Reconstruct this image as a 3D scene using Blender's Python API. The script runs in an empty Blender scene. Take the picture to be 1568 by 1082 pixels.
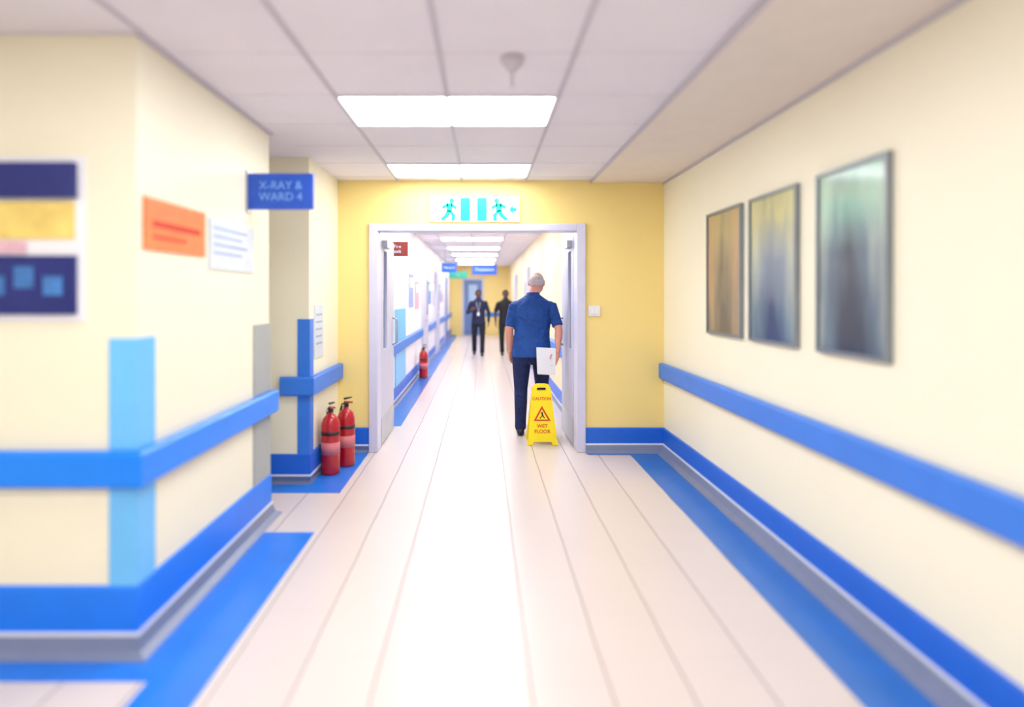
import bpy, math
from mathutils import Vector, Matrix
from mathutils.bvhtree import BVHTree
from math import sin, cos, pi, radians
S = bpy.context.scene
try:
    S.view_settings.view_transform = 'Standard'
    S.view_settings.look = 'None'
except Exception: pass

def lin(c):
    o=[]
    for v in c:
        v/=255.0
        o.append(v/12.92 if v<=0.04045 else ((v+0.055)/1.055)**2.4)
    return o
MATS={}
def mat(name, rgb, rough=0.5, var=0.04, nscale=6.0, metal=0.0, emit=0.0, coat=0.0, bump=0.0, spec=0.5, bscale=None):
    if name in MATS: return MATS[name]
    m=bpy.data.materials.new(name); m.use_nodes=True
    nt=m.node_tree; b=nt.nodes['Principled BSDF']
    c=lin(rgb)
    tc=nt.nodes.new('ShaderNodeTexCoord'); n=nt.nodes.new('ShaderNodeTexNoise')
    n.inputs['Scale'].default_value=nscale; n.inputs['Detail'].default_value=3
    nt.links.new(tc.outputs['Object'], n.inputs['Vector'])
    r=nt.nodes.new('ShaderNodeValToRGB')
    r.color_ramp.elements[0].position=0.3; r.color_ramp.elements[1].position=0.7
    r.color_ramp.elements[0].color=[max(0,x*(1-var)) for x in c]+[1]
    r.color_ramp.elements[1].color=[min(1,x*(1+var)) for x in c]+[1]
    nt.links.new(n.outputs['Fac'], r.inputs['Fac'])
    nt.links.new(r.outputs['Color'], b.inputs['Base Color'])
    b.inputs['Roughness'].default_value=rough
    b.inputs['Metallic'].default_value=metal
    b.inputs['Specular IOR Level'].default_value=spec
    if coat: b.inputs['Coat Weight'].default_value=coat; b.inputs['Coat Roughness'].default_value=0.08
    if emit:
        nt.links.new(r.outputs['Color'], b.inputs['Emission Color']); b.inputs['Emission Strength'].default_value=emit
    if bump:
        bp=nt.nodes.new('ShaderNodeBump'); bp.inputs['Strength'].default_value=bump
        n2=nt.nodes.new('ShaderNodeTexNoise'); n2.inputs['Scale'].default_value=bscale or nscale*12
        if bscale: n2.inputs['Distortion'].default_value=1.2; n2.inputs['Detail'].default_value=1
        nt.links.new(tc.outputs['Object'], n2.inputs['Vector'])
        nt.links.new(n2.outputs['Fac'], bp.inputs['Height']); bp.inputs['Distance'].default_value=0.05 if bscale else 0.01
        nt.links.new(bp.outputs['Normal'], b.inputs['Normal'])
    MATS[name]=m; return m

class MB:
    def __init__(s): s.v=[]; s.f=[]; s.m=[]; s.mats=[]; s.sm=[]
    def mi(s,m):
        if m not in s.mats: s.mats.append(m)
        return s.mats.index(m)
    def add(s,vs,fs,m,smooth=False):
        o=len(s.v); s.v+= [tuple(x) for x in vs]; i=s.mi(m)
        for f in fs: s.f.append([o+k for k in f]); s.m.append(i); s.sm.append(smooth)
    def box(s,x0,x1,y0,y1,z0,z1,m):
        vs=[(x,y,z) for z in (z0,z1) for y in (y0,y1) for x in (x0,x1)]
        s.add(vs,[(0,2,3,1),(4,5,7,6),(0,1,5,4),(2,6,7,3),(0,4,6,2),(1,3,7,5)],m)
    def prism(s,pts,ext,m):
        n=len(pts); e=Vector(ext)
        vs=[Vector(p) for p in pts]+[Vector(p)+e for p in pts]
        fs=[list(range(n))[::-1],list(range(n,2*n))]+[(i,(i+1)%n,n+(i+1)%n,n+i) for i in range(n)]
        s.add(vs,fs,m)
    def sweep(s,path,prof,m,side):
        P=[Vector(p) for p in path]; N=[]
        for a,b in zip(P[:-1],P[1:]):
            t=(b-a).normalized(); N.append(Vector((-t.y,t.x))*side)
        off=[N[0]]+[(N[i]+N[i+1])/(1+N[i].dot(N[i+1])) for i in range(len(N)-1)]+[N[-1]]
        k=len(prof); vs=[]
        for p,o in zip(P,off):
            for u,z in prof: q=p+o*u; vs.append((q.x,q.y,z))
        fs=[]
        for i in range(len(P)-1):
            for j in range(k):
                fs.append((i*k+j,i*k+(j+1)%k,(i+1)*k+(j+1)%k,(i+1)*k+j))
        fs.append(list(range(k))); fs.append([(len(P)-1)*k+j for j in range(k)][::-1])
        s.add(vs,fs,m)
    def lathe(s,c,prof,m,seg=28):
        vs=[];fs=[]
        for r,z in prof:
            for i in range(seg):
                a=2*pi*i/seg; vs.append((c[0]+r*cos(a),c[1]+r*sin(a),c[2]+z))
        for j in range(len(prof)-1):
            for i in range(seg):
                fs.append((j*seg+i,j*seg+(i+1)%seg,(j+1)*seg+(i+1)%seg,(j+1)*seg+i))
        fs.append(list(range(seg))[::-1]); fs.append([(len(prof)-1)*seg+i for i in range(seg)])
        s.add(vs,fs,m,True)
    def tube(s,pts,r,m,seg=10):
        P=[Vector(p) for p in pts]; rr=r if isinstance(r,(list,tuple)) else [r]*len(P)
        vs=[];fs=[]
        for i,p in enumerate(P):
            t=(P[min(i+1,len(P)-1)]-P[max(i-1,0)]).normalized()
            a=t.orthogonal() if i==0 else (a-t*a.dot(t)); a=a.normalized(); b=t.cross(a)
            for k in range(seg):
                g=2*pi*k/seg; vs.append(p+(a*cos(g)+b*sin(g))*rr[i])
        for j in range(len(P)-1):
            for i in range(seg): fs.append((j*seg+i,j*seg+(i+1)%seg,(j+1)*seg+(i+1)%seg,(j+1)*seg+i))
        fs.append(list(range(seg))[::-1]); fs.append([(len(P)-1)*seg+i for i in range(seg)])
        s.add(vs,fs,m,True)
    def sphere(s,c,r,m,seg=16,rings=10,rot=None):
        vs,fs=sph(c,r,seg,rings,rot); s.add(vs,fs,m,True)
    def obj(s,name,parent=None,loc=None,bevel=0):
        me=bpy.data.meshes.new(name); 
        if loc is None:
            xs=[v[0] for v in s.v];ys=[v[1] for v in s.v];zs=[v[2] for v in s.v]
            loc=((min(xs)+max(xs))/2,(min(ys)+max(ys))/2,min(zs))
        if parent: loc=(0,0,0)
        me.from_pydata([(a-loc[0],b-loc[1],c-loc[2]) for a,b,c in s.v],[],s.f)
        for m in s.mats: me.materials.append(m)
        for p,i,sm in zip(me.polygons,s.m,s.sm): p.material_index=i; p.use_smooth=sm
        import bmesh
        bm=bmesh.new(); bm.from_mesh(me); bmesh.ops.recalc_face_normals(bm,faces=bm.faces); bm.to_mesh(me); bm.free()
        o=bpy.data.objects.new(name,me); S.collection.objects.link(o); o.location=loc
        if parent:
            o.parent=parent; o.matrix_parent_inverse=Matrix.Translation(parent.location).inverted()
        if bevel:
            b=o.modifiers.new('bevel','BEVEL'); b.width=bevel; b.segments=2; b.limit_method='ANGLE'
        return o
def sph(c,r,seg=16,rings=10,rot=None):
    c=Vector(c); vs=[];fs=[]
    if not isinstance(r,(tuple,list)): r=(r,r,r)
    def P(a,b):
        v=Vector((r[0]*sin(a)*cos(b),r[1]*sin(a)*sin(b),r[2]*cos(a)))
        if rot: v=rot@v
        return c+v
    vs.append(P(0,0))
    for i in range(1,rings):
        for j in range(seg): vs.append(P(pi*i/rings,2*pi*j/seg))
    vs.append(P(pi,0)); L=len(vs)-1
    for j in range(seg):
        fs.append((0,1+j,1+(j+1)%seg))
        fs.append((L,L-seg+(j+1)%seg,L-seg+j))
    for i in range(rings-2):
        for j in range(seg):
            a=1+i*seg+j; b=1+i*seg+(j+1)%seg
            fs.append((a,a+seg,b+seg,b))
    return vs,fs
def empty(name,loc):
    o=bpy.data.objects.new(name,None); S.collection.objects.link(o); o.location=loc; o.empty_display_size=0.2; return o
def text(txt,size,m,loc,rot,parent,name='lettering',align='CENTER'):
    cu=bpy.data.curves.new(name,'FONT'); cu.body=txt; cu.size=size; cu.align_x=align; cu.align_y='CENTER'; cu.extrude=0.001
    t=bpy.data.objects.new(name+'_tmp',cu); S.collection.objects.link(t)
    dg=bpy.context.evaluated_depsgraph_get(); me=bpy.data.meshes.new_from_object(t.evaluated_get(dg))
    bpy.data.objects.remove(t)
    me.materials.clear(); me.materials.append(m)
    o=bpy.data.objects.new(name,me); S.collection.objects.link(o)
    o.parent=parent; o.matrix_parent_inverse=Matrix.Translation(parent.location).inverted()
    o.location=loc; o.rotation_euler=rot
    return o
FRONT=(radians(90),0,0)

# ---------------- materials
M_cream=mat('wall_cream',(249,243,220),0.42,0.012,1.5,bump=0.03)
M_creamL=mat('wall_cream_left',(249,242,217),0.42,0.012,1.5,bump=0.03)
M_yel=mat('wall_yellow',(252,226,146),0.5,0.012,1.5,bump=0.03)
M_farR=mat('wall_far_yellow',(250,230,185),0.5,0.02,1.5)
M_farL=mat('wall_far_white',(238,236,246),0.5,0.02,1.5)
M_ceil=mat('ceiling_tile',(238,233,240),0.9,0.02,3,bump=0.05)
M_grid=mat('ceiling_tbar',(200,194,204),0.5,0.02)
M_grid2=mat('ceiling_tbar_cross',(226,220,228),0.5,0.02)
M_sof=mat('soffit_plaster',(236,225,214),0.7,0.02)
M_rail=mat('rail_blue',(54,126,230),0.4,0.03)
M_railL=mat('rail_blue_left',(2,134,254),0.35,0.03)
M_base=mat('baseboard_blue',(30,106,220),0.4,0.03)
M_baseL=mat('baseboard_blue_left',(2,126,250),0.4,0.03)
M_guard=mat('guard_light_blue',(112,196,252),0.35,0.03)
M_guardG=mat('guard_grey',(168,172,170),0.5,0.03)
M_cove=mat('cove_grey',(120,130,160),0.35,0.05)
M_white=mat('white_trim',(238,238,245),0.4,0.02)
M_frame=mat('door_frame_white',(212,212,236),0.35,0.03)
M_leaf=mat('door_leaf',(200,200,220),0.4,0.03)
M_glass=mat('door_glass',(90,115,160),0.08,0.1,coat=0.5)
M_strip=mat('floor_strip_blue',(38,112,200),0.28,0.06,4)
M_stripL=mat('floor_strip_blue_left',(30,122,228),0.28,0.06,4)
M_navy=mat('navy',(14,32,118),0.4,0.1)
M_black=mat('black_plastic',(22,22,26),0.4,0.1)
M_steel=mat('brushed_metal',(175,180,188),0.3,0.05,metal=0.8)
M_pframe=mat('picture_frame_grey',(140,148,156),0.35,0.05,metal=0.5)
M_paper=mat('paper',(245,245,250),0.6,0.02)
M_paperg=mat('laminated_sheet',(212,220,230),0.35,0.04,12)
M_signblue=mat('sign_blue',(26,84,200),0.35,0.1,20)
M_signw=mat('sign_lettering_white',(215,228,250),0.5,0.01)
M_signw2=mat('sign_lettering_pale_blue',(120,175,245),0.5,0.01)
M_orange=mat('sign_orange',(245,132,72),0.45,0.12,14)
M_red=mat('extinguisher_red',(185,12,30),0.25,0.05,coat=0.4)
M_label=mat('label_pink',(215,120,125),0.5,0.05)
M_ysign=mat('caution_yellow',(252,226,4),0.4,0.03)
M_redp=mat('print_red',(215,50,20),0.5,0.03)
M_green=mat('exit_green',(0,200,172),0.4,0.02,emit=0.3)
M_exitw=mat('exit_white',(240,252,236),0.4,0.01,emit=0.35)
M_yprint=mat('poster_yellow',(248,215,120),0.5,0.15,9)
M_pink=mat('poster_pink',(235,190,205),0.5,0.2,9)
M_brown=mat('sign_red_brown',(130,48,40),0.5,0.1)
def lightmat(n,s):
    m=bpy.data.materials.new(n); m.use_nodes=True; nt=m.node_tree; b=nt.nodes['Principled BSDF']
    b.inputs['Base Color'].default_value=(1,1,1,1); b.inputs['Emission Color'].default_value=(0.97,0.985,1.0,1)
    b.inputs['Emission Strength'].default_value=s; return m
M_l1=lightmat('light_diffuser',13.0); M_l2=lightmat('light_diffuser_far',19.0)

# floor
def floormat():
    m=bpy.data.materials.new('floor_vinyl_planks'); m.use_nodes=True; nt=m.node_tree; b=nt.nodes['Principled BSDF']
    L=nt.links.new; N=nt.nodes.new
    tc=N('ShaderNodeTexCoord'); sx=N('ShaderNodeSeparateXYZ'); L(tc.outputs['Object'],sx.inputs[0])
    nz=N('ShaderNodeTexNoise'); nz.inputs['Scale'].default_value=2.0; L(tc.outputs['Object'],nz.inputs['Vector'])
    def math_(op,a,b_=None,c=None):
        n=N('ShaderNodeMath'); n.operation=op
        for i,v in enumerate((a,b_,c)):
            if v is None: continue
            if hasattr(v,'node'): L(v,n.inputs[i])
            else: n.inputs[i].default_value=v
        return n.outputs[0]
    wob=math_('MULTIPLY',math_('SUBTRACT',nz.outputs['Fac'],0.5),0.014)
    x=math_('ADD',math_('ADD',sx.outputs['X'],0.114+0.302*20.5),wob)
    fx=math_('FRACT',math_('DIVIDE',x,0.302))
    ax=math_('ABSOLUTE',math_('SUBTRACT',fx,0.5))
    lx=math_('LESS_THAN',ax,0.008)
    row=math_('FLOOR',math_('DIVIDE',math_('ADD',x,0.151),0.302))
    y=math_('ADD',sx.outputs['Y'],math_('MULTIPLY',row,0.37))
    fy=math_('FRACT',math_('DIVIDE',math_('ADD',y,40.0),0.92))
    ly=math_('MULTIPLY',math_('GREATER_THAN',math_('ABSOLUTE',math_('SUBTRACT',fy,0.5)),0.5-0.002),0.12)
    ln=math_('MAXIMUM',math_('MULTIPLY',lx,0.92),ly)
    mx=N('ShaderNodeMix'); mx.data_type='RGBA'
    wn=N('ShaderNodeTexWhiteNoise'); wn.noise_dimensions='1D'; L(row,wn.inputs['W'])
    r=N('ShaderNodeValToRGB'); r.color_ramp.elements[0].color=lin((216,202,198))+[1]; r.color_ramp.elements[1].color=lin((223,211,206))+[1]
    L(math_('MULTIPLY',math_('ADD',wn.outputs['Value'],nz.outputs['Fac']),0.5),r.inputs['Fac'])
    L(ln,mx.inputs[0]); L(r.outputs['Color'],mx.inputs[6]); mx.inputs[7].default_value=lin((84,70,74))+[1]
    L(mx.outputs[2],b.inputs['Base Color']); b.inputs['Roughness'].default_value=0.25
    return m
M_floor=floormat()

XR,XL,XL2,CH=1.745,-1.45,-1.38,2.6
YE=6.1
def one(name,*b,m,bevel=0):
    k=MB(); k.box(*b,m); return k.obj(name,bevel=bevel)
# ---------------- shell
k=MB(); k.box(-3.3,1.9,-3.2,YE+.15,-.1,0,M_floor); k.box(-1.35,1.2,YE+.15,24.2,-.1,0,M_floor); k.obj('floor',loc=(0,0,0))
k=MB(); k.box(-3.3,1.9,-3.2,YE+.15,CH,CH+.1,M_ceil); k.obj('ceiling',loc=(0,0,0))
k=MB(); k.box(-1.35,1.2,YE+.15,24.2,CH,CH+.1,M_ceil); k.obj('ceiling_far',loc=(0,0,0))
one('wall_right',XR,XR+.12,-3.1,YE+.15,0,CH,m=M_cream)
one('wall_back',-3.2,XR,-3.2,-3.1,0,CH,m=M_cream)
one('wall_left_outer',-3.32,-3.2,-3.1,YE+.15,0,CH,m=M_creamL)
one('wall_left_near',-3.2,XL,2.67,4.33,0,CH,m=M_creamL)
one('wall_left_far',-3.2,XL2,5.08,YE+.15,0,CH,m=M_creamL)
k=MB(); k.box(XL2,-1.03,YE,YE+.15,0,CH,M_yel); k.box(.94,XR,YE,YE+.15,0,CH,M_yel); k.box(-1.03,.94,YE,YE+.15,2.14,CH,M_yel); k.obj('wall_end')
one('wall_far_left',-1.35,-1.2,YE+.15,24,0,CH,m=M_farL)
one('wall_far_right',1.05,1.2,YE+.15,24,0,CH,m=M_farR)
one('wall_far_end',-1.35,1.2,24,24.15,0,CH,m=M_yel)
one('trim_soffit',1.05,XR,-3.1,YE,CH-.022,CH,m=M_sof)
one('trim_soffit_edge',1.035,1.05,-3.1,YE,CH-.03,CH,m=M_grid)
# ceiling grid
k=MB(); w=.011
xs=[-.81+.6165*i for i in range(-4,3)]
for x in xs:
    y1=YE if x>-1.38 else 2.67
    k.box(x-w,x+w,-3.1,y1,CH-.007,CH,M_grid)
n=-10
while n<6:
    y=3.49+.6*n
    if -3.1<y<YE: k.box(-3.2 if y<2.6 else -1.38,1.03,y-.005,y+.005,CH-.002,CH,M_grid2)
    n+=1
for x in (-1.436,): k.box(x-.014,x+.014,2.67,4.33,CH-.012,CH,M_grid)
k.box(-3.2,-1.45,2.655,2.67,CH-.012,CH,M_grid2)
k.box(XR-.018,XR,-3.1,YE,CH-.04,CH-.022,M_grid)
k.obj('trim_ceiling_grid',loc=(0,0,CH))
k=MB()
for x in (-.81,-.19,.43): k.box(x-w,x+w,YE+.15,24,CH-.006,CH,M_grid)
for i in range(29): k.box(-1.2,1.05,6.6+.6*i-.009,6.6+.6*i+.009,CH-.004,CH,M_grid)
k.obj('trim_ceiling_grid_far',loc=(0,0,CH))
# ceiling lights
def light(y0,far=False,xa=-.79,xb=.405):
    k=MB(); z=CH-.016; xm=(xa+xb)/2; e=M_l2 if far else M_l1
    k.box(xa-.01,xb+.01,y0+.01,y0+.59,z+.004,CH-.0005,M_white)
    for a,b in ((xa,xm-.008),(xm+.008,xb)): k.box(a+.005,b-.005,y0+.025,y0+.575,z,z+.004,e)
    k.obj('ceiling_light')
for y in (-1.91,-.11,1.69,3.49,5.29): light(y)
light(.49,xa=-2.64,xb=-1.45)  # unseen extra panel, added to brighten the left front wall and rails
y=7.25
while y<23.5: light(y,True); y+=2.4
# ---------------- doors frame
k=MB()
for x0,x1 in ((-1.08,-.995),(.905,.99)): k.box(x0,x1,YE-.03,YE+.18,0,2.19,M_frame)
k.box(-.995,.905,YE-.03,YE+.18,2.115,2.18,M_frame)
k.obj('door_frame',bevel=.006)
def leaf(name,x,hinge):
    k=MB(); y0,y1=YE+.19,YE+1.1; t=.044; xa,xb=x-t/2,x+t/2
    k.box(xa,xb,y0,y0+.16,.01,2.09,M_leaf); k.box(xa,xb,y1-.52,y1,.01,2.09,M_leaf)
    k.box(xa,xb,y0+.16,y1-.52,.01,.95,M_leaf); k.box(xa,xb,y0+.16,y1-.52,1.95,2.09,M_leaf)
    k.box(x-.006,x+.006,y0+.16,y1-.52,.95,1.95,M_glass)
    s=-1 if hinge=='r' else 1
    px=x+s*t/2
    k.box(min(px,px+s*.004),max(px,px+s*.004),y0+.02,y1-.02,.02,.28,M_steel)
    k.tube([(px,y1-.1,.95),(px+s*.05,y1-.1,.97),(px+s*.05,y1-.1,1.23),(px,y1-.1,1.25)],.011,M_steel)
    k.box(min(px,px+s*.05),max(px,px+s*.05),y0+.1,y0+.34,1.98,2.05,M_steel)
    k.obj(name)
leaf('door_1',.925,'r'); leaf('door_2',-1.02,'l')
# ---------------- trims
def basep(z0,z1): return [(0,z0),(.014,z0),(.014,z1-.01),(.008,z1),(0,z1)]
def covep(w,h): return [(0,0),(w,0),(w,.004),(w*.5,h*.35),(.018,h),(0,h)]
railp=[(0,.715),(.012,.702),(.04,.702),(.052,.715),(.052,.84),(.04,.853),(.012,.853),(0,.84)]
def trimset(paths,s,mb,z1,cw,ch,nm):
    k=MB()
    for path in paths:
        k.sweep(path,covep(cw,ch),M_cove,s); k.sweep(path,[(0,ch),(.02,ch),(.02,ch+.016),(0,ch+.016)],M_white,s)
        k.sweep(path,basep(ch+.016,z1),mb,s)
    k.obj(nm)
LD=[12.6,16.2,20.0]; RD=[14.0,19.0]
def segs(x,a,b,ds):
    o=[];c=a
    for d in ds: o.append([(x,c),(x,d-.075)]); c=d+1.025
    o.append([(x,c),(x,b)]); return o
trimset([[(XR,-3.1),(XR,YE),(.99,YE)]],1,M_base,.235,.085,.07,'baseboard_right')
trimset([[(-3.2,2.67),(XL,2.67),(XL,4.33),(-3.2,4.33)]],-1,M_baseL,.285,.07,.08,'baseboard_left')
trimset([[(-3.2,5.08),(XL2,5.08),(XL2,YE),(-1.08,YE)]],-1,M_base,.235,.02,.06,'baseboard_left_far')
trimset(segs(-1.2,YE+.15,24,LD),-1,M_base,.235,.03,.06,'baseboard_far_left')
trimset(segs(1.05,YE+.15,24,RD),1,M_base,.235,.03,.06,'baseboard_far_right')
def rail(paths,s,m):
    k=MB()
    for path in paths: k.sweep(path,railp,m,s)
    return k.obj('handrail')
rail([[(XR,-3.1),(XR,YE-.005)]],1,M_rail)
rail([[(-3.2,2.67),(XL,2.67),(XL,4.33),(-1.7,4.33)]],-1,M_railL)
rail([[(-1.6,5.08),(XL2,5.08),(XL2,YE-.01)]],-1,M_rail)
rail(segs(-1.2,7.4,23.9,LD),-1,M_rail)
rail(segs(1.05,7.4,23.9,RD),1,M_rail)
rail([[(.12,24),(.95,24)]],-1,M_rail)
def guard(path,s,zz,m):
    k=MB()
    for z0,z1 in zz: k.sweep(path,[(0,z0),(.009,z0),(.009,z1),(0,z1)],m,s)
    return k.obj('corner_guard')
guard([(-1.56,2.67),(XL,2.67),(XL,2.81)],-1,((.286,.70),(.854,1.32)),M_guard)
guard([(XL,4.03),(XL,4.33),(-1.55,4.33)],-1,((.286,.70),(.854,1.31)),M_guardG)
guard([(-1.47,5.08),(XL2,5.08),(XL2,5.18)],-1,((.236,.70),(.854,1.31)),M_rail)
# floor strips
def strip(name,b,m):
    k=MB()
    for x0,x1,y0,y1 in b: k.box(x0,x1,y0,y1,0,.0015,m)
    k.obj(name)
strip('trim_floor_border_right',[(1.395,XR-.08,-3.1,YE-.02),(1.0,1.395,YE-.12,YE-.02)],M_strip)
strip('trim_floor_border_left',[(-1.30,-1.06,2.0,2.47),(-1.385,-1.06,2.47,4.03),(-3.2,-1.385,2.47,2.6)],M_stripL)
strip('trim_floor_border_recess',[(-1.36,-1.08,4.83,YE-.03),(-3.1,-1.36,4.83,5.05)],M_stripL)
strip('trim_floor_border_far',[(-1.16,-.93,7.3,24)],M_strip)
# ---------------- framed pictures
def picreflectmat(name,cols,seed,acc):  # poster print with window reflections painted in: dark centre band, paler edges
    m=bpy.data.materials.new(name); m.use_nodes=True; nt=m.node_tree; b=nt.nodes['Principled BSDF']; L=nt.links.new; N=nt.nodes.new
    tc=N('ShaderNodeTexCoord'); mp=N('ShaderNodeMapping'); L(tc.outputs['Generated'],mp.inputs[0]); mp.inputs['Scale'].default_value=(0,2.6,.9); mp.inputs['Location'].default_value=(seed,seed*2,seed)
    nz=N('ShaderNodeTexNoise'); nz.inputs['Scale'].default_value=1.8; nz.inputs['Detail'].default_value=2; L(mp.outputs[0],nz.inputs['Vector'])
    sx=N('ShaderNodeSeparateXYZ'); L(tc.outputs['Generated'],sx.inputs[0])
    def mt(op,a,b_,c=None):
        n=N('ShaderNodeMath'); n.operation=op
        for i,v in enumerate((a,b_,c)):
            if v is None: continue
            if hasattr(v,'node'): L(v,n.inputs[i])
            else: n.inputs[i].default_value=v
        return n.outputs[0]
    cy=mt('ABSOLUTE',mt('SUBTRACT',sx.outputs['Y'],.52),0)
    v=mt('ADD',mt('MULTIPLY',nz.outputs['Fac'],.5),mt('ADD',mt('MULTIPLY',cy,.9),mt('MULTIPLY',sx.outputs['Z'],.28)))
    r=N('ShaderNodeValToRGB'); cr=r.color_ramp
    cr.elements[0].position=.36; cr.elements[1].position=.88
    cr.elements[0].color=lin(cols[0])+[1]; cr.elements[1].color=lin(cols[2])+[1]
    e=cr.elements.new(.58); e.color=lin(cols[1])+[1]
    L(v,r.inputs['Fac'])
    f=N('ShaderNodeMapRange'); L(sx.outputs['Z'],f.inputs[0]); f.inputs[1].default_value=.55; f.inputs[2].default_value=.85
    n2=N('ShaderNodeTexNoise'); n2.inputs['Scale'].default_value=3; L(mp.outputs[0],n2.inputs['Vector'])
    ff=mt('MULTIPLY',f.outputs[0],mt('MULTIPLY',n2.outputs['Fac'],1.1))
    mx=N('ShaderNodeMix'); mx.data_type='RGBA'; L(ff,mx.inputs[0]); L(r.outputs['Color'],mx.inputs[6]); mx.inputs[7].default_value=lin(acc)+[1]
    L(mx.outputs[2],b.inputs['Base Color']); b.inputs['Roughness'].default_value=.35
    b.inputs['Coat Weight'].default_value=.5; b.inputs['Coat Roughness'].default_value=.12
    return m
P=[picreflectmat('print_reflection_a',[(18,34,58),(80,102,120),(186,196,186)],1.3,(150,205,180)),picreflectmat('print_reflection_b',[(30,56,104),(108,130,146),(180,186,160)],4.1,(215,205,130)),picreflectmat('print_reflection_c',[(92,84,80),(146,132,112),(200,156,112)],7.7,(190,175,120))]
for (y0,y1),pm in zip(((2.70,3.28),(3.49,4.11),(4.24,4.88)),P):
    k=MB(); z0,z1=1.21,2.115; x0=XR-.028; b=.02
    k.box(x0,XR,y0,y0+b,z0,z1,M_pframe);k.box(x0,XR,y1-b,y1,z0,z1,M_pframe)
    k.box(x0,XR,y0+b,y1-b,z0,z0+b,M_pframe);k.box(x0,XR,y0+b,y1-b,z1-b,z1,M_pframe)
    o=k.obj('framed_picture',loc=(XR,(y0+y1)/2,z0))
    k=MB(); k.box(XR-.016,XR-.001,y0+b,y1-b,z0+b,z1-b,pm); k.obj('print_with_reflection',parent=o)
# ---------------- left signs
e=MB(); x=XL
e.box(x,x+.012,2.72,3.31,1.70,1.925,M_orange); o=e.obj('warning_sign')
k=MB(); k.box(x+.012,x+.0135,2.78,3.25,1.80,1.83,M_redp); k.box(x+.012,x+.0135,2.78,3.1,1.75,1.765,M_redp); k.obj('printing',parent=o)
e=MB(); e.box(x,x+.01,3.37,4.02,1.64,1.915,M_paperg); o=e.obj('notice_sheet')
k=MB()
for i in range(4): k.box(x+.01,x+.011,3.42,3.9-.08*(i%2),1.86-.045*i,1.872-.045*i,mat('print_grey_blue',(150,175,210),.6))
k.obj('printing',parent=o)
# noticeboard on front face
k=MB(); y=2.67
k.box(-2.45,-1.66,y-.012,y,1.39,2.08,M_paper); o=k.obj('notice_board')
k=MB(); k.box(-2.40,-1.69,y-.045,y-.012,1.905,2.05,M_navy); k.box(-2.40,-1.70,y-.02,y-.012,1.735,1.89,M_yprint)
k.box(-2.4,-1.90,y-.02,y-.012,1.675,1.725,M_pink)
k.box(-2.40,-1.69,y-.03,y-.012,1.42,1.665,M_navy); 
Mb=mat('poster_lightblue',(60,120,190),.5,.3,15)
for i in range(5): k.box(-2.3+.12*i,-2.22+.12*i,y-.033,y-.03,1.5+.03*(i%2),1.58+.04*(i%2),Mb)
k.obj('posters',parent=o)
# projecting blue sign
k=MB(); k.box(XL+.01,-1.04,3.92,3.945,2.03,2.25,M_signblue); k.box(XL,XL+.012,3.90,3.965,2.01,2.27,M_steel); o=k.obj('projecting_sign')
text('X-RAY &\nWARD 4',.07,M_signw2,(-1.24,3.918,2.14),FRONT,o)
# far-left wall notices
k=MB(); k.box(XL2,XL2+.008,5.22,5.5,.98,1.42,M_paperg); o=k.obj('notice_sheet')
k=MB(); 
for i in range(5): k.box(XL2+.008,XL2+.009,5.26,5.46,1.33-.06*i,1.345-.06*i,mat('print_grey_blue',(190,205,225)))
k.obj('printing',parent=o)
# light switch
k=MB(); k.box(1.02,1.13,YE-.012,YE,1.30,1.40,M_white); k.box(1.045,1.07,YE-.018,YE-.012,1.325,1.375,M_paper); k.box(1.08,1.105,YE-.018,YE-.012,1.325,1.375,M_paper); k.obj('light_switch',bevel=.002)
# exit sign
k=MB(); k.box(-.50,.36,YE-.035,YE,2.20,2.44,M_exitw); o=k.obj('exit_sign',bevel=.004)
k=MB(); yy=YE-.036; E=(0,-.002,0); G=1.12
def poly(pts,ox,sx=1): k.prism([(ox+sx*a*G,yy,2.215+b*G) for a,b in pts],E,M_green)
def man(ox,sx=1):
    poly([(.055+.021*cos(t*pi/6),.165+.021*sin(t*pi/6)) for t in range(12)],ox,sx)
    poly([(.01,.142),(.062,.147),(.058,.068),(.012,.073)],ox,sx)
    poly([(.012,.085),(.05,.085),(.03,.035),(-.02,-.005),(-.042,.012),(-.005,.045)],ox,sx)
    poly([(.03,.083),(.058,.075),(.085,.045),(.08,-.005),(.052,-.005),(.055,.035)],ox,sx)
    poly([(.05,.147),(.10,.112),(.09,.092),(.045,.118)],ox,sx)
    poly([(.025,.147),(-.03,.117),(-.02,.095),(.03,.118)],ox,sx)
man(-.35); man(.20,-1)
for a in (-.205,-.045):
    poly([(0,-.005),(.08,-.005),(.08,.19),(0,.19)],a)
poly([(-.0,.09),(.03,.13),(.03,.105),(.06,.105),(.06,.075),(.03,.075),(.03,.05)],.26)
k.obj('pictogram',parent=o)
# smoke detector
k=MB(); Mdet=mat('detector_grey',(205,196,206),.5)
k.lathe((.14,2.95,CH),[(.055,0),(.055,-.012),(.05,-.03),(.03,-.045),(.025,-.06),(.0,-.062)],Mdet); k.lathe((.14,2.95,CH),[(.008,-.06),(.007,-.13),(.012,-.135),(.001,-.14)],Mdet); k.obj('smoke_detector')
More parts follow.
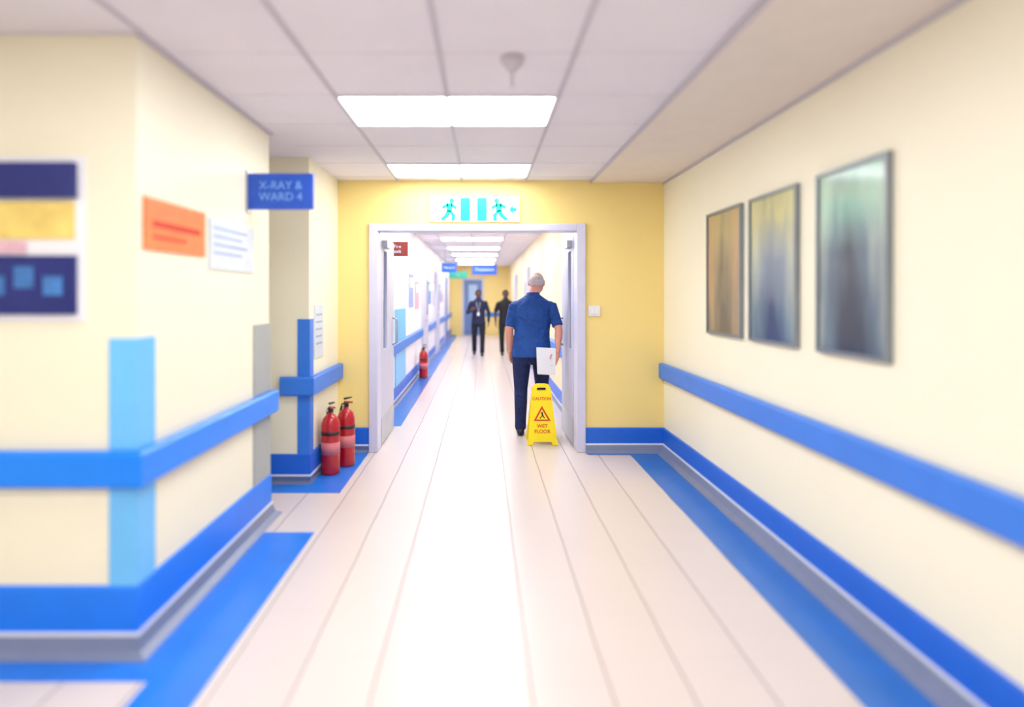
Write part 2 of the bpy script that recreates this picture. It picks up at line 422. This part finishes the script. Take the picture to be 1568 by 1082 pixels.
# ---------------- fire extinguishers
def exting(x,y,yaw):
    k=MB(); R=.078
    k.lathe((0,0,0),[(R*.85,0),(R*.98,.006),(R,.02),(R,.40),(R*.96,.43),(R*.8,.465),(R*.5,.49),(.024,.50),(.022,.515)],M_red)
    k.lathe((0,0,0),[(R+.001,.17),(R+.001,.27)],M_label)
    k.lathe((0,0,0),[(R+.0015,.33),(R+.0015,.36)],M_black)
    k.lathe((0,0,0),[(.02,.515),(.024,.52),(.024,.55),(.015,.56)],M_black)
    k.prism([(-.02,-.01,.545),(.10,-.01,.56),(.105,-.01,.575),(-.02,-.01,.565)],(0,.02,0),M_red)
    k.prism([(-.02,-.01,.575),(.09,-.01,.605),(.09,-.01,.615),(-.03,-.01,.592)],(0,.02,0),M_black)
    k.tube([(-.02,0,.54),(-.07,0,.53),(-.10,0,.47),(-.098,0,.38),(-.095,0,.25),(-.092,0,.17)],.010,M_black)
    k.tube([(-.092,0,.18),(-.09,0,.08)],[.012,.020],M_black)
    k.lathe((.0,-.028,.53),[(.012,-.008),(.012,.008)],M_steel,12)
    o=k.obj('fire_extinguisher',loc=(0,0,0)); o.location=(x,y,.0015); o.rotation_euler=(0,0,yaw)
exting(-1.275,5.36,radians(-60)); exting(-1.20,5.62,radians(-50)); exting(-1.06,11.55,radians(-60))
# ---------------- wet floor sign
def wet(cx,cy):
    o=empty('wet_floor_sign',(cx,cy,0))
    H=.60
    for sgn,nm in ((-1,'front_panel'),(1,'rear_panel')):
        cu=bpy.data.curves.new(nm,'CURVE'); cu.dimensions='2D'; cu.fill_mode='BOTH'; cu.extrude=.006; cu.bevel_depth=.002
        def sp(pts):
            s_=cu.splines.new('POLY'); s_.points.add(len(pts)-1)
            for p,q in zip(s_.points,pts): p.co=(q[0],q[1],0,1)
            s_.use_cyclic_u=True
        sp([(-.15,0),(-.10,0),(-.09,.03),(.09,.03),(.10,0),(.15,0),(.142,.05),(.098,.50),(.09,.565),(.07,.595),(.04,.605),(-.04,.605),(-.07,.595),(-.09,.565),(-.098,.50),(-.142,.05)])
        sp([(-.045,.535),(.045,.535),(.05,.55),(.045,.57),(-.045,.57),(-.05,.55)])
        t=bpy.data.objects.new('t',cu); S.collection.objects.link(t)
        me=bpy.data.meshes.new_from_object(t.evaluated_get(bpy.context.evaluated_depsgraph_get())); bpy.data.objects.remove(t)
        me.materials.clear(); me.materials.append(M_ysign)
        p=bpy.data.objects.new(nm,me); S.collection.objects.link(p); p.parent=o
        tilt=math.atan2(.13,.6)
        R=Matrix.Translation((0,sgn*.14,.005))@Matrix.Rotation(radians(90)+ (-tilt if sgn<0 else tilt),4,'X')
        p.matrix_local=R
        if sgn<0:
            k=MB(); z=.009
            def tri(s,cy_,m,zz): k.prism([(-s,cy_-s*.75,zz),(s,cy_-s*.75,zz),(0,cy_+s,zz)],(0,0,.0015),m)
            tri(.085,.30,M_redp,z); tri(.058,.293,M_ysign,z+.0015)
            zz=z+.003
            k.prism([(-.01,.32,zz),(.006,.325,zz),(.015,.29,zz),(-.002,.285,zz)],(0,0,.001),M_black)
            k.prism([(-.0,.29,zz),(.015,.288,zz),(.03,.262,zz),(.02,.26,zz)],(0,0,.001),M_black)
            k.prism([(-.0,.29,zz),(.01,.288,zz),(-.018,.258,zz),(-.028,.262,zz)],(0,0,.001),M_black)
            q=k.obj('warning_triangle',loc=(0,0,0)); q.parent=o; q.matrix_local=R
            for tx,yy2,sz in (('CAUTION',.455,.042),('WET',.185,.05),('FLOOR',.13,.05)):
                cu=bpy.data.curves.new('tx','FONT'); cu.body=tx; cu.size=sz; cu.align_x='CENTER'; cu.align_y='CENTER'; cu.extrude=.0006; cu.offset=.0008
                t=bpy.data.objects.new('t',cu); S.collection.objects.link(t)
                me=bpy.data.meshes.new_from_object(t.evaluated_get(bpy.context.evaluated_depsgraph_get())); bpy.data.objects.remove(t)
                me.materials.clear(); me.materials.append(M_redp)
                q=bpy.data.objects.new('lettering_'+tx.lower(),me); S.collection.objects.link(q); q.parent=o; q.matrix_local=R@Matrix.Translation((0,yy2,.0095))
    k=MB(); k.tube([(cx-.08,cy,.578),(cx+.08,cy,.578)],.011,M_ysign); k.obj('hinge',parent=o)
    return o
wet(.605,6.50)
# ---------------- far corridor dressing
k=MB(); k.box(-1.19,-.93,7.98,8.0,1.99,2.17,M_brown); k.box(-1.2,-1.185,7.96,8.02,1.97,2.21,M_steel); o=k.obj('projecting_sign')
text('Fire\nexit',.06,M_signw,(-1.06,7.978,2.08),FRONT,o)
def hang(x0,x1,y,z0,z1,m,txt):
    k=MB(); k.box(x0,x1,y-.02,y+.02,z0,z1,m)
    for xx in (x0+.08,x1-.08): k.tube([(xx,y,z1),(xx,y,CH)],.006,M_steel)
    o=k.obj('hanging_sign'); text(txt,(z1-z0)*.4,M_signw,((x0+x1)/2,y-.022,(z0+z1)/2),FRONT,o)
hang(-.28,.42,18,2.08,2.37,M_signblue,'Outpatients')
hang(-.98,-.62,15.5,2.06,2.28,M_signblue,'Ward 2')
hang(-1.0,-.45,19.5,2.02,2.22,mat('sign_green',(60,190,160),.4),'Exit')
k=MB(); k.box(-1.2,-1.186,8.75,9.9,.236,.70,M_guard); k.box(-1.2,-1.186,8.75,9.9,.855,1.30,M_guard); k.obj('trim_wall_guard')
def fdoor(i,y0,left=True,m=M_leaf):
    k=MB(); X=-1.2 if left else 1.05; s=1 if left else -1
    a=lambda u0,u1:(min(X+s*u0,X+s*u1),max(X+s*u0,X+s*u1))
    k.box(*a(0,.055),y0-.07,y0,0,2.12,M_frame); k.box(*a(0,.055),y0+.95,y0+1.02,0,2.12,M_frame); k.box(*a(0,.055),y0,y0+.95,2.05,2.12,M_frame)
    k.box(*a(0,.057),y0,y0+.95,.01,2.05,m); k.box(*a(.057,.06),y0+.62,y0+.8,1.1,1.8,M_glass)
    k.tube([(X+s*.057,y0+.12,1.0),(X+s*.1,y0+.12,1.0),(X+s*.1,y0+.25,1.0)],.01,M_steel)
    k.obj('door_%d'%i)
fdoor(3,LD[0]); fdoor(4,LD[1]); fdoor(5,LD[2],m=mat('door_blue',(60,110,190),.4)); fdoor(6,RD[0],False); fdoor(7,RD[1],False)
for i,(y0,z0,h,c) in enumerate(((7.6,1.35,.5,(205,205,225)),(10.4,1.3,.55,(150,165,225)),(11.4,1.25,.5,(225,170,190)),(14.2,1.3,.5,(100,140,220)),(15.2,1.25,.6,(200,195,225)),(18.0,1.3,.5,(120,165,230)),(19.0,1.3,.4,(225,170,160)))):
    k=MB(); k.box(-1.2,-1.185,y0,y0+.6,z0,z0+h,mat('notice_%d'%i,c,.5,.2,12)); k.box(-1.185,-1.183,y0+.05,y0+.55,z0+h*.6,z0+h*.9,M_white); k.obj('wall_notice')
# far end door
k=MB(); y=24
k.box(-.75,-.68,y-.05,y,0,2.15,M_frame);k.box(.0,.07,y-.05,y,0,2.15,M_frame);k.box(-.68,0,y-.05,y,2.08,2.15,M_frame)
Md=mat('door_grey_blue',(110,135,190),.4)
k.box(-.68,0,y-.03,y,.01,2.08,Md); k.box(-.5,-.18,y-.034,y-.03,1.1,1.9,mat('door_window',(180,205,240),.1))
k.tube([(-.1,y-.03,1),(-.1,y-.08,1),(-.22,y-.08,1)],.01,M_steel); k.obj('door_8')

# ---------------- people
def person(name,loc,yaw,J,pal,scale=1.0,vox=.006,hair='bald',stout=0.0,long_sleeve=False):
    acc={}
    def put(tag,vf):
        v,f=acc.setdefault(tag,([],[])); o=len(v); v.extend([Vector(x) for x in vf[0]]); f.extend([[o+i for i in q] for q in vf[1]])
    def S_(tag,c,r,rot=None): put(tag,sph(c,r,16,10,rot))
    def cone(tag,a,b,ra,rb,seg=16):
        a=Vector(a);b=Vector(b);t=(b-a).normalized();u=t.orthogonal().normalized();w_=t.cross(u);vs=[];fs=[]
        for p,r in ((a,ra),(b,rb)):
            for i in range(seg): g=2*pi*i/seg; vs.append(p+(u*cos(g)+w_*sin(g))*r)
        fs=[(i,(i+1)%seg,seg+(i+1)%seg,seg+i) for i in range(seg)]+[list(range(seg))[::-1],list(range(seg,2*seg))]
        put(tag,(vs,fs))
    def limb(tag,pts,rs,caps=True):
        for i in range(len(pts)-1): cone(tag,pts[i],pts[i+1],rs[i],rs[i+1])
        for i,(p,r) in enumerate(zip(pts,rs)):
            if caps or 0<i<len(pts)-1: S_(tag,p,r)
    def loft(tag,rings,seg=28):
        vs=[];fs=[]
        for cx,cy,cz,rx,ry in rings:
            for i in range(seg):
                g=2*pi*i/seg; c,s=cos(g),sin(g); c=math.copysign(abs(c)**.85,c); s=math.copysign(abs(s)**.85,s)
                vs.append((cx+rx*c,cy+ry*s,cz))
        for j in range(len(rings)-1):
            for i in range(seg): fs.append((j*seg+i,j*seg+(i+1)%seg,(j+1)*seg+(i+1)%seg,(j+1)*seg+i))
        fs.append(list(range(seg))[::-1]); fs.append([(len(rings)-1)*seg+i for i in range(seg)])
        put(tag,(vs,fs))
    V=Vector; b=stout; ls=J.get('lean',(0,0)); 
    def tx(z):
        t=max(0,(z-.95)/.55); return ls[0]*t, ls[1]*t
    R=[(.845,.190,.146),(.87,.190,.146),(.91,.188,.144),(.96,.184,.139),(1.04,.174,.128),(1.12,.172,.126),(1.20,.182,.128),(1.29,.194,.128),(1.36,.200,.122),(1.41,.192,.114),(1.445,.165,.102),(1.475,.118,.088),(1.505,.076,.072)]
    loft('shirt',[(tx(z)[0],tx(z)[1]+b*.1*(1 if z<1.2 else 0)-(.008 if z<.97 else 0),z,rx+b*max(0,min(1,(1.4-z)/.2)),ry+b*max(0,min(1,(1.4-z)/.2))) for z,rx,ry in R])
    cxo,cyo=tx(1.5)
    loft('shirt',[(cxo,cyo-.005,1.475,.078,.074),(cxo,cyo,1.53,.068,.066)])
    loft('trouser',[(0,0,.76,.13+b,.10),(0,-.005,.82,.168+b,.125+b*.7),(0,-.005,.90,.172+b,.125+b),(0,0,.94,.160+b,.115+b)])
    for sx in (-1,1): S_('trouser',(sx*(.078+b*.5),-.045,.83),(.092,.088+b*.5,.09))
    for sd in ('l','r'):
        hip,kn,an=[V(p) for p in J['leg_'+sd]]
        sx=-1 if sd=='l' else 1
        calf=kn.lerp(an,.35)+V((0,-.012,0))
        limb('trouser',[hip,hip.lerp(kn,.45),kn,calf,kn.lerp(an,.8),kn.lerp(an,.97)],[.096+b*.7,.086+b*.5,.067+b*.3,.066+b*.2,.060,.061],True)
        fd=V(J.get('foot_'+sd,(0,1,0))).normalized()
        heel=V((an.x,an.y,an.z-.045))-fd*.035; toe=heel+fd*.19
        heel.z=max(heel.z,.04) if fd.z>-.01 else heel.z
        toe.z=max(.036,toe.z-.005)
        limb('shoe',[heel,heel.lerp(toe,.5),toe],[.040,.043,.036])
        S_('shoe',toe+fd*.005,(.046,.05,.034)); 
        cone('shoe',heel+V((0,0,.02)),an+V((0,0,.0)),.04,.04)
    def rotv(v,ax,a): return Matrix.Rotation(a,3,ax)@v
    for sd in ('l','r'):
        sh,el,wr=[V(p) for p in J['arm_'+sd]]
        sx=-1 if sd=='l' else 1
        o=V((*tx(1.42),0)); sh=sh+o; el=el+o; wr=wr+o
        slv=.84
        S_('shirt',sh+V((-sx*.016,0,-.018)),(.068,.070,.062))
        if long_sleeve:
            limb('shirt',[sh,sh.lerp(el,.5),el,el.lerp(wr,.5),el.lerp(wr,.95)],[.060,.054,.048,.044,.036])
        else:
            cone('shirt',sh,sh.lerp(el,.4),.062,.060); cone('shirt',sh.lerp(el,.4),sh.lerp(el,slv),.060,.059)
        limb('skin',[sh.lerp(el,.3),sh.lerp(el,.65),el,el.lerp(wr,.3),el.lerp(wr,.75),wr],[.05,.047,.042,.043,.032,.028])
        d,n,curl=J['hand_'+sd]; d=V(d).normalized(); n=V(n); n=(n-d*n.dot(d)).normalized(); lat=d.cross(n)
        thumb_s=-1 if sd=='l' else 1
        pc=wr+d*.048
        rot=Matrix((lat,n,d)).transposed()
        S_('skin',pc,(.042,.018,.054),rot); S_('skin',pc+d*.022,(.041,.016,.032),rot)
        for i,(off,ln) in enumerate(((-.031,.066),(-.0105,.080),(.0105,.086),(.031,.076))):
            p=wr+d*(.086-(.004 if i in(0,) else 0))+lat*off*thumb_s; dd=d.copy(); r=.0090
            pts=[p-d*.02,p]; rs=[.009,r]
            for s_,fr in enumerate((.45,.32,.23)):
                dd=rotv(dd,lat,curl*(.7+.25*s_)); p=p+dd*ln*fr; pts.append(p); rs.append(r-.0008*(s_+1))
            limb('skin',pts,rs)
        tb=wr+d*.03+lat*.030*thumb_s; td=(d*.75+lat*.6*thumb_s+n*.35).normalized(); p1=tb+td*.035; td2=(d+lat*.1*thumb_s+n*.35).normalized(); p2=p1+td2*.028; p3=p2+(d+n*.4).normalized()*.022
        limb('skin',[tb-td*.01,p1,p2,p3],[.014,.0115,.0105,.0085])
    hx,hy,hz,yawh,pitch=J['head']; C=V((hx,hy,hz)); HR=(Matrix.Rotation(yawh,3,'Z')@Matrix.Rotation(pitch,3,'X'))
    def H(p): return C+HR@V(p)
    limb('skin',[V((cxo,cyo-.01,1.44)),V((cxo,cyo-.005,1.50)),H((0,-.01,-.07))],[.062,.060,.060])
    S_('skin',H((0,0,0)),(.079,.098,.104),HR); S_('skin',H((0,.02,-.05)),(.066,.075,.07),HR); S_('skin',H((0,.045,-.085)),(.04,.04,.034),HR)
    S_('skin',H((0,.092,.022)),(.045,.012,.012),HR)
    cone('skin',H((0,.088,.012)),H((0,.112,-.028)),.009,.014,10); S_('skin',H((0,.108,-.03)),(.017,.012,.01),HR)
    S_('skin',H((0,.084,-.062)),(.025,.01,.012),HR)
    for sx in (-1,1): S_('skin',H((sx*.083,-.004,-.012)),(.012,.022,.035),HR@Matrix.Rotation(sx*.3,3,'Z')); S_('skin',H((sx*.035,.07,-.02)),(.024,.02,.02),HR)
    if hair=='bald':
        S_('hair',H((0,-.026,.006)),(.083,.084,.074),HR); 
    else:
        S_('hair',H((0,-.018,.022)),(.086,.097,.092),HR); S_('hair',H((0,-.035,-.02)),(.081,.072,.07),HR)
    tags=list(acc); vs=[];fs=[]
    for t in tags:
        o=len(vs); vs+=acc[t][0]; fs+=[[o+i for i in q] for q in acc[t][1]]
    me=bpy.data.meshes.new('tmp'); me.from_pydata([tuple(v) for v in vs],[],fs)
    import bmesh
    bm=bmesh.new(); bm.from_mesh(me); bmesh.ops.recalc_face_normals(bm,faces=bm.faces); bm.to_mesh(me); bm.free()
    t=bpy.data.objects.new('tmp',me); S.collection.objects.link(t)
    rm=t.modifiers.new('r','REMESH'); rm.mode='VOXEL'; rm.voxel_size=vox; rm.adaptivity=0
    sm=t.modifiers.new('s','SMOOTH'); sm.factor=.5; sm.iterations=3
    m2=bpy.data.meshes.new_from_object(t.evaluated_get(bpy.context.evaluated_depsgraph_get())); bpy.data.objects.remove(t)
    trees={tg:BVHTree.FromPolygons([tuple(v) for v in acc[tg][0]],acc[tg][1]) for tg in tags}
    m2.materials.clear()
    for tg in tags: m2.materials.append(pal[tg])
    for p in m2.polygons:
        c=p.center; best=None;bd=9
        for i,tg in enumerate(tags):
            r=trees[tg].find_nearest(c,.05)
            if r[3] is not None:
                dd=r[3]-(.003 if tg in('shirt','hair') else 0)
                if dd<bd: bd=dd;best=i
        p.material_index=best or 0; p.use_smooth=True
    root=empty(name,loc)
    root.rotation_euler=(0,0,yaw); root.scale=(scale,)*3
    m2.name=name+'_body'
    ob=bpy.data.objects.new('body',m2); S.collection.objects.link(ob); ob.parent=root
    def child(k_,nm):
        q=k_.obj(nm,loc=(0,0,0)); q.parent=root; return q
    k=MB()
    for sx in (-1,1):
        k.sphere(H((sx*.031,.0835,.0)),.0105,mat('eye_white',(215,210,205),.2),12,8); k.sphere(H((sx*.031,.0915,.0)),(.006,.004,.006),mat('eye_iris',(50,40,35),.2),10,6)
        k.sphere(H((sx*.032,.095,.022)),(.018,.006,.004),pal['brow'],10,6)
    k.sphere(H((0,.094,-.062)),(.022,.005,.005),mat('lips',(140,80,75),.5),10,6)
    child(k,'face_details')
    return root,child,H
skinA=mat('skin_light',(222,155,134),.5,.06,8); skinB=mat('skin_brown',(95,62,50),.5,.06,8)
shirtA=mat('shirt_blue',(14,70,148),.75,.22,7,bump=.7,bscale=9); trA=mat('trousers_navy',(12,32,84),.8,.2,7,bump=.7,bscale=9)
shoe=mat('shoes_black',(24,24,30),.4,.1)
greyhair=mat('hair_grey',(205,196,196),.8,.12,60); blackhair=mat('hair_black',(25,20,20),.7,.1,60)
palA=dict(skin=skinA,shirt=shirtA,trouser=trA,shoe=shoe,hair=greyhair,brow=greyhair)
JA=dict(leg_l=[(-.105,0,.88),(-.115,.015,.49),(-.122,-.035,.085)],
        leg_r=[(.105,0,.88),(.125,.15,.50),(.115,.27,.09)],
        arm_l=[(-.198,0,1.395),(-.258,-.035,1.12),(-.245,.04,.90)], hand_l=((.10,.12,-1),(.8,-.45,0),.30),
        arm_r=[(.198,0,1.395),(.270,-.12,1.13),(.245,-.205,.915)], hand_r=((-.35,-.03,-1),(0,-1,0),.12),
        head=(.062,.06,1.645,radians(-22),radians(-10)), lean=(.018,.04))
root,child,H=person('man_walking_away',(.535,6.87,0),0,JA,palA,stout=.018)
k=MB(); yp=-.188
pts=[(.035,yp,.955),(.236,yp,.945),(.226,yp,.67),(.045,yp,.68)]
k.prism(pts,(0,-.003,0),M_paper); k.prism([(x+.005,y-.0032,z-.008) for x,y,z in pts],(0,-.0015,0),M_white)
child(k,'held_papers')
palB=dict(skin=skinB,shirt=mat('uniform_navy',(20,28,66),.7,.12,9),trouser=mat('uniform_trousers',(14,18,40),.8,.1,9),shoe=shoe,hair=blackhair,brow=blackhair)
JB=dict(leg_l=[(-.098,0,.88),(-.11,.13,.50),(-.10,.22,.09)],leg_r=[(.098,0,.88),(.11,.02,.49),(.11,-.16,.10)],
        arm_l=[(-.19,0,1.40),(-.28,-.04,1.13),(-.27,.06,.90)],hand_l=((0,.2,-1),(1,.1,0),.35),
        arm_r=[(.19,0,1.40),(.29,-.01,1.14),(.20,.21,1.19)],hand_r=((-.6,.35,.5),(-.3,-.6,.1),.5),
        head=(0,.03,1.652,0,0),lean=(0,.02))
r2,c2,_=person('officer_walking',(-.09,16.0,0),pi,JB,palB,.935,.009,'full',long_sleeve=True)
k=MB(); k.tube([(.055,.125,1.42),(.03,.155,1.30),(0,.16,1.15)],.005,M_signw,6); k.tube([(-.055,.125,1.42),(-.03,.155,1.30),(0,.16,1.15)],.005,M_signw,6); k.box(-.03,.03,.155,.16,1.06,1.15,M_paper); c2(k,'lanyard_badge')
palC=dict(skin=skinB,shirt=mat('uniform_black',(22,22,26),.7,.12,9),trouser=mat('uniform_trousers_black',(14,14,20),.8,.1,9),shoe=shoe,hair=blackhair,brow=blackhair)
JC=dict(leg_l=[(-.098,0,.88),(-.11,.03,.49),(-.10,-.14,.10)],leg_r=[(.098,0,.88),(.11,.13,.50),(.10,.22,.09)],
        arm_l=[(-.19,0,1.40),(-.27,-.04,1.13),(-.26,.09,.90)],hand_l=((0,.25,-1),(1,.1,0),.35),
        arm_r=[(.19,0,1.40),(.28,-.05,1.13),(.27,.03,.88)],hand_r=((0,.15,-1),(-1,.1,0),.35),
        head=(0,.03,1.652,.1,0),lean=(0,.02))
person('officer_walking',(.60,16.2,0),pi,JC,palC,.935,.009,'full')

# ---------------- camera / world
w=bpy.data.worlds.new('world'); S.world=w; w.use_nodes=True
w.node_tree.nodes['Background'].inputs[0].default_value=(.8,.85,1,1); w.node_tree.nodes['Background'].inputs[1].default_value=.3
cam=bpy.data.cameras.new('camera'); co=bpy.data.objects.new('camera',cam); S.collection.objects.link(co)
co.location=(0,0,1.5); co.rotation_euler=(radians(90),0,0)
cam.sensor_width=36; cam.lens=22.38; cam.shift_x=.0293; cam.shift_y=-.0568; cam.clip_start=.05
cam.dof.use_dof=True; cam.dof.focus_distance=7.0; cam.dof.aperture_fstop=.42
S.camera=co
